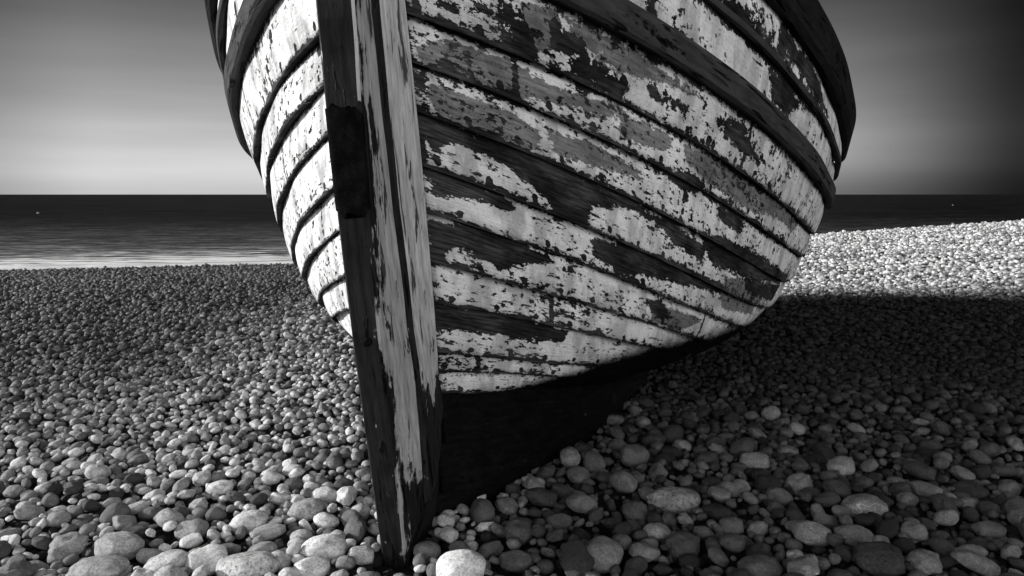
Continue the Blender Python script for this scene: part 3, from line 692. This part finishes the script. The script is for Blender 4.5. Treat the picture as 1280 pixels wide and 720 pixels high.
def place(s):
    a, b_, c_, bx, lm, kd = SHAPES[s['k']]
    tx, ty = random.gauss(0, .32), random.gauss(0, .32)
    if s['hero']: tx *= .3; ty *= .3
    s['rot'] = (tx, ty, s['turn'])
    s['z'] = float(terrain(s['x'], s['y'])) + s['r'] * c_ * (.55 if s['hero'] else random.uniform(.15, 1.35)) + (0 if s['hero'] else .016 * mnoise.noise(Vector((s['x'] * 9, s['y'] * 9, 0))))
    if s['hero'] and s['x'] > -.1 and s['tone'] < .65: s['tone'] *= .55  # boat shade painted into the stone tone
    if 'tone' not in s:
        u = random.random() ** (1.5 if s['x'] < -.1 else 2.3); s['tone'] = (.06 + (.80 if s['x'] < -.1 else .8) * u) * (1 - .55 * float(sstep_(-.45, -1.15, s['x'])) if s['x'] < -.1 else .27)  # painted shade right of the stem, painted falloff at the left edge
    s['kind'] = kd
def under_boat(x, y):
    dx, dy = x - POSE[0], y - POSE[1]; c_, s_ = math.cos(POSE[2]), math.sin(POSE[2])
    Xb, Yb = dx * s_ + dy * c_, dx * c_ - dy * s_
    if -.075 < Xb < .02 and abs(Yb) < .05: return True
    if Xb < .0: return False
    return abs(Yb) < float(np.interp(Xb, [0, .2, .3, .45, .7, 1.2, 4.2], [.02, .03, .07, .12, .18, .26, .3]))
stones = [s for s in stones if s['hero'] or not under_boat(s['x'], s['y'])]
for s in stones: place(s)

def proj(x, y, z):
    z -= H; d = y * math.cos(PITCH) - z * math.sin(PITCH); u = y * math.sin(PITCH) + z * math.cos(PITCH)
    return 640 + F * x / d, 360 - F * u / d, d
def hidden_by_boat(px, py):
    # outline of the boat's foot in the picture, used only to rank which stones show largest
    if py < 410: return 400 < px < 1000
    return 440 + (py - 410) * .12 < px < 560 + max(0, (690 - py)) * .62 and py < 695
ranked = []
for s in stones:
    px, py, d = proj(s['x'], s['y'], s['z']); s['px'], s['py'] = px, py
    vis = -8 < px < 1288 and py < 726 and not hidden_by_boat(px, py)
    s['show'] = s['r'] / d if vis else 0
ranked = sorted([s for s in stones if not s['hero']], key=lambda s: -s['show'])
heroes = [s for s in stones if s['hero']]
NIND = 300 - len(heroes)
indiv, rest = ranked[:NIND], ranked[NIND:]
GROUP = 'pebbles of the beach lying nearest the boat stem'
def new_pebble(s, label):
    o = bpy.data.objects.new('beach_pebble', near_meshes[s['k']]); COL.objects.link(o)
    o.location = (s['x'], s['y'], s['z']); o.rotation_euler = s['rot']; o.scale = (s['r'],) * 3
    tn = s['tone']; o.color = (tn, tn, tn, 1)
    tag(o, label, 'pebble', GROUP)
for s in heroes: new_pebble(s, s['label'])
def tone_word(v, x): v = v if x < -.1 else v * 2.7; return 'dark' if v < .15 else 'mid-grey' if v < .26 else 'light grey' if v < .40 else 'pale'
def size_word(r): return 'tiny' if r < .013 else 'small' if r < .019 else 'medium' if r < .027 else 'large'
used = {}
for s in sorted(indiv, key=lambda s: (s['px'])):
    hz = sorted(heroes, key=lambda h: (h['px'] - s['px']) ** 2 + 2 * (h['py'] - s['py']) ** 2)
    cands = []
    for h in hz[:3]:
        dx, dy = s['px'] - h['px'], (s['py'] - h['py']) * 1.4
        if abs(dx) > abs(dy): rel = 'right of' if dx > 0 else 'left of'
        else: rel = 'in front of' if dy > 0 else 'behind'
        dist = math.hypot(dx, dy)
        near = 'just ' if dist < 48 else 'a little way ' if dist < 95 else ''
        cands.append('%s %s %s pebble %s%s the %s' % (size_word(s['r']), tone_word(s['tone'], s['x']), {'long': 'elongated'}.get(s['kind'], s['kind']), near, rel, h['ref']))
    cands = [c for c in cands if len(c.split()) <= 16] or [' '.join(cands[0].replace('a little way ', '').split())]
    lab = next((c for c in cands if c not in used), cands[0])
    used[lab] = used.get(lab, 0) + 1
    new_pebble(s, lab)
print('label repeats', sum(v - 1 for v in used.values()))

# the rest of the shingle: countless, one object of scattered stones
def scatter(name, pts, rots, scls, idx, col):
    me = bpy.data.meshes.new(name); me.vertices.add(len(pts)); me.vertices.foreach_set('co', np.asarray(pts, np.float32).ravel())
    for nm, data in (('rot', rots), ('scl', scls)):
        a = me.attributes.new(nm, 'FLOAT_VECTOR', 'POINT'); a.data.foreach_set('vector', np.asarray(data, np.float32).ravel())
    a = me.attributes.new('idx', 'INT', 'POINT'); a.data.foreach_set('value', np.asarray(idx, np.int32))
    me.update()
    o = bpy.data.objects.new(name, me); COL.objects.link(o)
    ng = bpy.data.node_groups.new(name, 'GeometryNodeTree')
    ng.interface.new_socket('Geometry', in_out='INPUT', socket_type='NodeSocketGeometry')
    ng.interface.new_socket('Geometry', in_out='OUTPUT', socket_type='NodeSocketGeometry')
    N, Lk = ng.nodes, ng.links
    gi, go = N.new('NodeGroupInput'), N.new('NodeGroupOutput')
    iop = N.new('GeometryNodeInstanceOnPoints'); ci = N.new('GeometryNodeCollectionInfo')
    ci.inputs['Collection'].default_value = col; ci.inputs['Separate Children'].default_value = True; ci.inputs['Reset Children'].default_value = True
    iop.inputs['Pick Instance'].default_value = True
    def na(nm, typ):
        n = N.new('GeometryNodeInputNamedAttribute'); n.data_type = typ; n.inputs['Name'].default_value = nm; return n.outputs['Attribute']
    Lk.new(gi.outputs[0], iop.inputs['Points']); Lk.new(ci.outputs[0], iop.inputs['Instance'])
    Lk.new(na('idx', 'INT'), iop.inputs['Instance Index']); Lk.new(na('rot', 'FLOAT_VECTOR'), iop.inputs['Rotation']); Lk.new(na('scl', 'FLOAT_VECTOR'), iop.inputs['Scale'])
    Lk.new(iop.outputs[0], go.inputs[0])
    md = o.modifiers.new('scatter', 'NODES'); md.node_group = ng
    return o
P_, R_, S_, I_ = [], [], [], []
for s in rest:
    P_.append((s['x'], s['y'], s['z'])); R_.append(s['rot']); S_.append((s['r'],) * 3); I_.append(s['k'])
nearN = len(P_)
sh = scatter('shingle', P_, R_, S_, I_, cN)
tag(sh, 'small pebbles of the shingle filling the space around the larger stones', 'shingle', kind='stuff')
P_, R_, S_, I_ = [], [], [], []
# under-layer filling the gaps: lower stones with the gap shade painted into their tone
n = 17000
yy = np.sqrt(rng.uniform(.55 ** 2, YN ** 2, n)); xx = rng.uniform(-1, 1, n) * (.80 * yy + 1.5)
rr_ = rng.uniform(.010, .018, n); zz_ = terrain(xx, yy) - .012
P_ += list(np.stack([xx, yy, zz_], -1)); R_ += list(rng.uniform(-3, 3, (n, 3)) * [.2, .2, 1]); S_ += list(np.repeat(rr_[:, None], 3, 1)); I_ += list(rng.integers(0, 18, n))
under = (P_, R_, S_, I_)
# mid and far field: jittered hexagonal packing
P_, R_, S_, I_ = [], [], [], []
def field(y0, y1, sp, rmin, rmax, lift, prob=1., jit=.33):
    ny = int((y1 - y0) / (sp * .866))
    for j in range(ny):
        y = y0 + j * sp * .866; w_ = .80 * y + 2.6
        nx_ = int(2 * w_ / sp); x = -w_ + sp * (np.arange(nx_) + (j % 2) * .5)
        x = x + rng.normal(0, jit * sp, nx_); y_ = y + rng.normal(0, jit * sp, nx_)
        k = rng.random(nx_) < prob; x, y_ = x[k], y_[k]; q = len(x)
        r = rmin + (rmax - rmin) * rng.random(q) ** 1.7
        z = terrain(x, y_) + lift + r * rng.uniform(-.2, .9, q)
        P_.append(np.stack([x, y_, z], -1)); S_.append(np.stack([r, r * rng.uniform(.85, 1.15, q), r * rng.uniform(.85, 1.15, q)], -1))
        R_.append(np.stack([rng.normal(0, .25, q), rng.normal(0, .25, q), rng.uniform(0, 6.3, q)], -1)); I_.append(rng.integers(0, 18, q))
field(YN - .03, 5.6, .030, .011, .018, -.010)
field(5.6, 9.6, .042, .016, .026, -.014)
U4 = [list(a) for a in under]; under = [np.concatenate([np.array(a)] + b_) for a, b_ in zip(U4, (P_, R_, S_, I_))]
shu = scatter('shingle', *under, cU); tag(shu, 'small stones under the surface of the shingle, gap shade in their colour', 'shingle', kind='stuff')
P_, R_, S_, I_ = [], [], [], []
field(YN - .03, 5.6, .029, .011, .021, .002, .82)
field(YN - .03, 5.6, .048, .012, .026, .016, .5)
field(5.6, 9.6, .036, .013, .024, .002, .82)
field(5.6, 9.6, .062, .015, .029, .014, .5)
P_, R_, S_, I_ = map(np.concatenate, (P_, R_, S_, I_))
print('far stones', len(P_), 'near', nearN)
sh2 = scatter('shingle', P_, R_, S_, I_, cF)
tag(sh2, 'fine shingle running back from the boat to the edge of the sea', 'shingle', kind='stuff')

# ------------------------------------------------------------------ sea
m, t, b = material('sea_water')
pos = t.n('ShaderNodeNewGeometry').outputs['Position']; sp = t.n('ShaderNodeSeparateXYZ'); t.set(sp.inputs[0], pos)
py_ = sp.outputs[1]
st = t.noise(t.scalev(pos, (.10, .55, 1)), 1.0, 6, .6, .2); st2 = t.noise(t.scalev(pos, (.6, 2.4, 1)), 1.0, 5, .6)
shore = t.m('POWER', t.ramp(t.m('ADD', py_, t.m('MULTIPLY', t.m('SUBTRACT', st, .5), 14.)), 60., 12., 0, 1, False), 4.5)
c = t.m('ADD', t.m('MULTIPLY', t.ramp(st, .3, .7, .3, 2.0), .008), t.m('MULTIPLY', shore, .17))
st3 = t.noise(t.scalev(pos, (1.6, 3.2, 1)), 1.2, 7, .75, .5)
c = t.m('MULTIPLY', c, t.m('MULTIPLY', t.ramp(st2, .3, .7, .4, 1.7), t.ramp(st3, .35, .65, .3, 1.9)))
t.set(b.inputs['Base Color'], t_rgb(t, c)); b.inputs['Roughness'].default_value = .45; b.inputs['IOR'].default_value = 1.1; b.inputs['Specular IOR Level'].default_value = .02
bump(t, b, t.m('ADD', t.noise(t.scalev(pos, (.5, 1.6, 1)), 1.4, 6, .65), t.m('MULTIPLY', st, 1.)), 1., .5)
M_SEA = m
ZW = -.62
n = 24
ring = [(-9000, 9.5), (-60, 9.5), (60, 9.5), (9000, 9.5)]
ysw = [9.5, 30, 200, 2000, 14000]; xsw = [-9000, -300, 300, 9000]
vs = [(x, y, ZW) for y in ysw for x in xsw]; fs = [(j * 4 + i, j * 4 + i + 1, j * 4 + i + 5, j * 4 + i + 4) for j in range(4) for i in range(3)]
sea = mesh_obj('sea', vs, fs, M_SEA); tag(sea, kind='structure')
# wash of foam along the waterline
m, t, b = material('sea_foam')
pos = t.n('ShaderNodeNewGeometry').outputs['Position']
fo = t.noise(t.scalev(pos, (.5, 2.2, 1)), 1.6, 6, .65, .5); fo2 = t.noise(t.scalev(pos, (1, 2, 1)), 9, 4, .7)
t.set(b.inputs['Base Color'], t_rgb(t, t.m('MULTIPLY', t.ramp(fo, .3, .6, .45, .85), t.ramp(fo2, .3, .6, .75, 1.))))
ed = t.attr('edge')
t.set(b.inputs['Alpha'], t.ramp(t.m('ADD', ed, t.m('MULTIPLY', t.m('SUBTRACT', fo, .5), 1.7)), .28, .60)); b.inputs['Roughness'].default_value = .8
bump(t, b, fo, 1., .1)
vs, fs, ea = [], [], []
nxf = 200
for i in range(nxf):
    x = -30 + 60 * i / (nxf - 1)
    zcx = float(crest(x)); y0 = YC_ + (zcx - ZW) / (.145) - .2
    for j, (d, e, zo) in enumerate([(-.6, 1.1, .004), (.2, 1.2, .05), (.9, 1.1, .07), (1.8, .85, .04), (2.8, .60, .05), (4.2, .42, .02), (7.5, .15, .008)]):
        vs.append((x, y0 + d + .35 * math.sin(x * .7) + .2 * math.sin(x * 1.9 + 1), ZW + zo)); ea.append(e)
    if i:
        for j in range(6):
            a = (i - 1) * 7 + j; fs.append((a, a + 7, a + 8, a + 1))
foam = mesh_obj('sea_foam', vs, fs, m, attrs={'edge': ea}); tag(foam, 'white wash of foam along the waterline', 'foam', kind='stuff')

# two small mooring buoys far out
m, t, b = material('buoy_plastic')
t.set(b.inputs['Base Color'], t_rgb(t, t.ramp(t.noise(t.n('ShaderNodeTexCoord').outputs['Object'], 12, 4, .6), .3, .7, .07, .15))); b.inputs['Roughness'].default_value = .5
M_BU = m
def lathe(prof, seg=20):
    vs = [(r * math.cos(6.28318 * k / seg), r * math.sin(6.28318 * k / seg), z) for r, z in prof for k in range(seg)]
    fs = [(i * seg + k, i * seg + (k + 1) % seg, (i + 1) * seg + (k + 1) % seg, (i + 1) * seg + k) for i in range(len(prof) - 1) for k in range(seg)]
    return vs, fs
for px, py, r, lab in ((48, 267.5, .10, 'pale mooring buoy floating off the left of the boat'), (1191, 257, .09, 'small grey buoy far out on the right')):
    x, y, k = pixel_ground(px, py, ZW)
    bu = empty('mooring_buoy', (x, y, ZW)); tag(bu, lab, 'buoy', 'mooring buoys off the beach')
    pr = [(r * math.sin(a), r * .55 - r * math.cos(a)) for a in np.linspace(.02, math.pi - .2, 14)]
    mesh_obj('float', *lathe(pr), M_BU, bu)
    mesh_obj('collar', *lathe([(r * .16, r * 1.5), (r * .2, r * 1.52), (r * .2, r * 1.72), (.001, r * 1.75)]), M_IRON, bu)
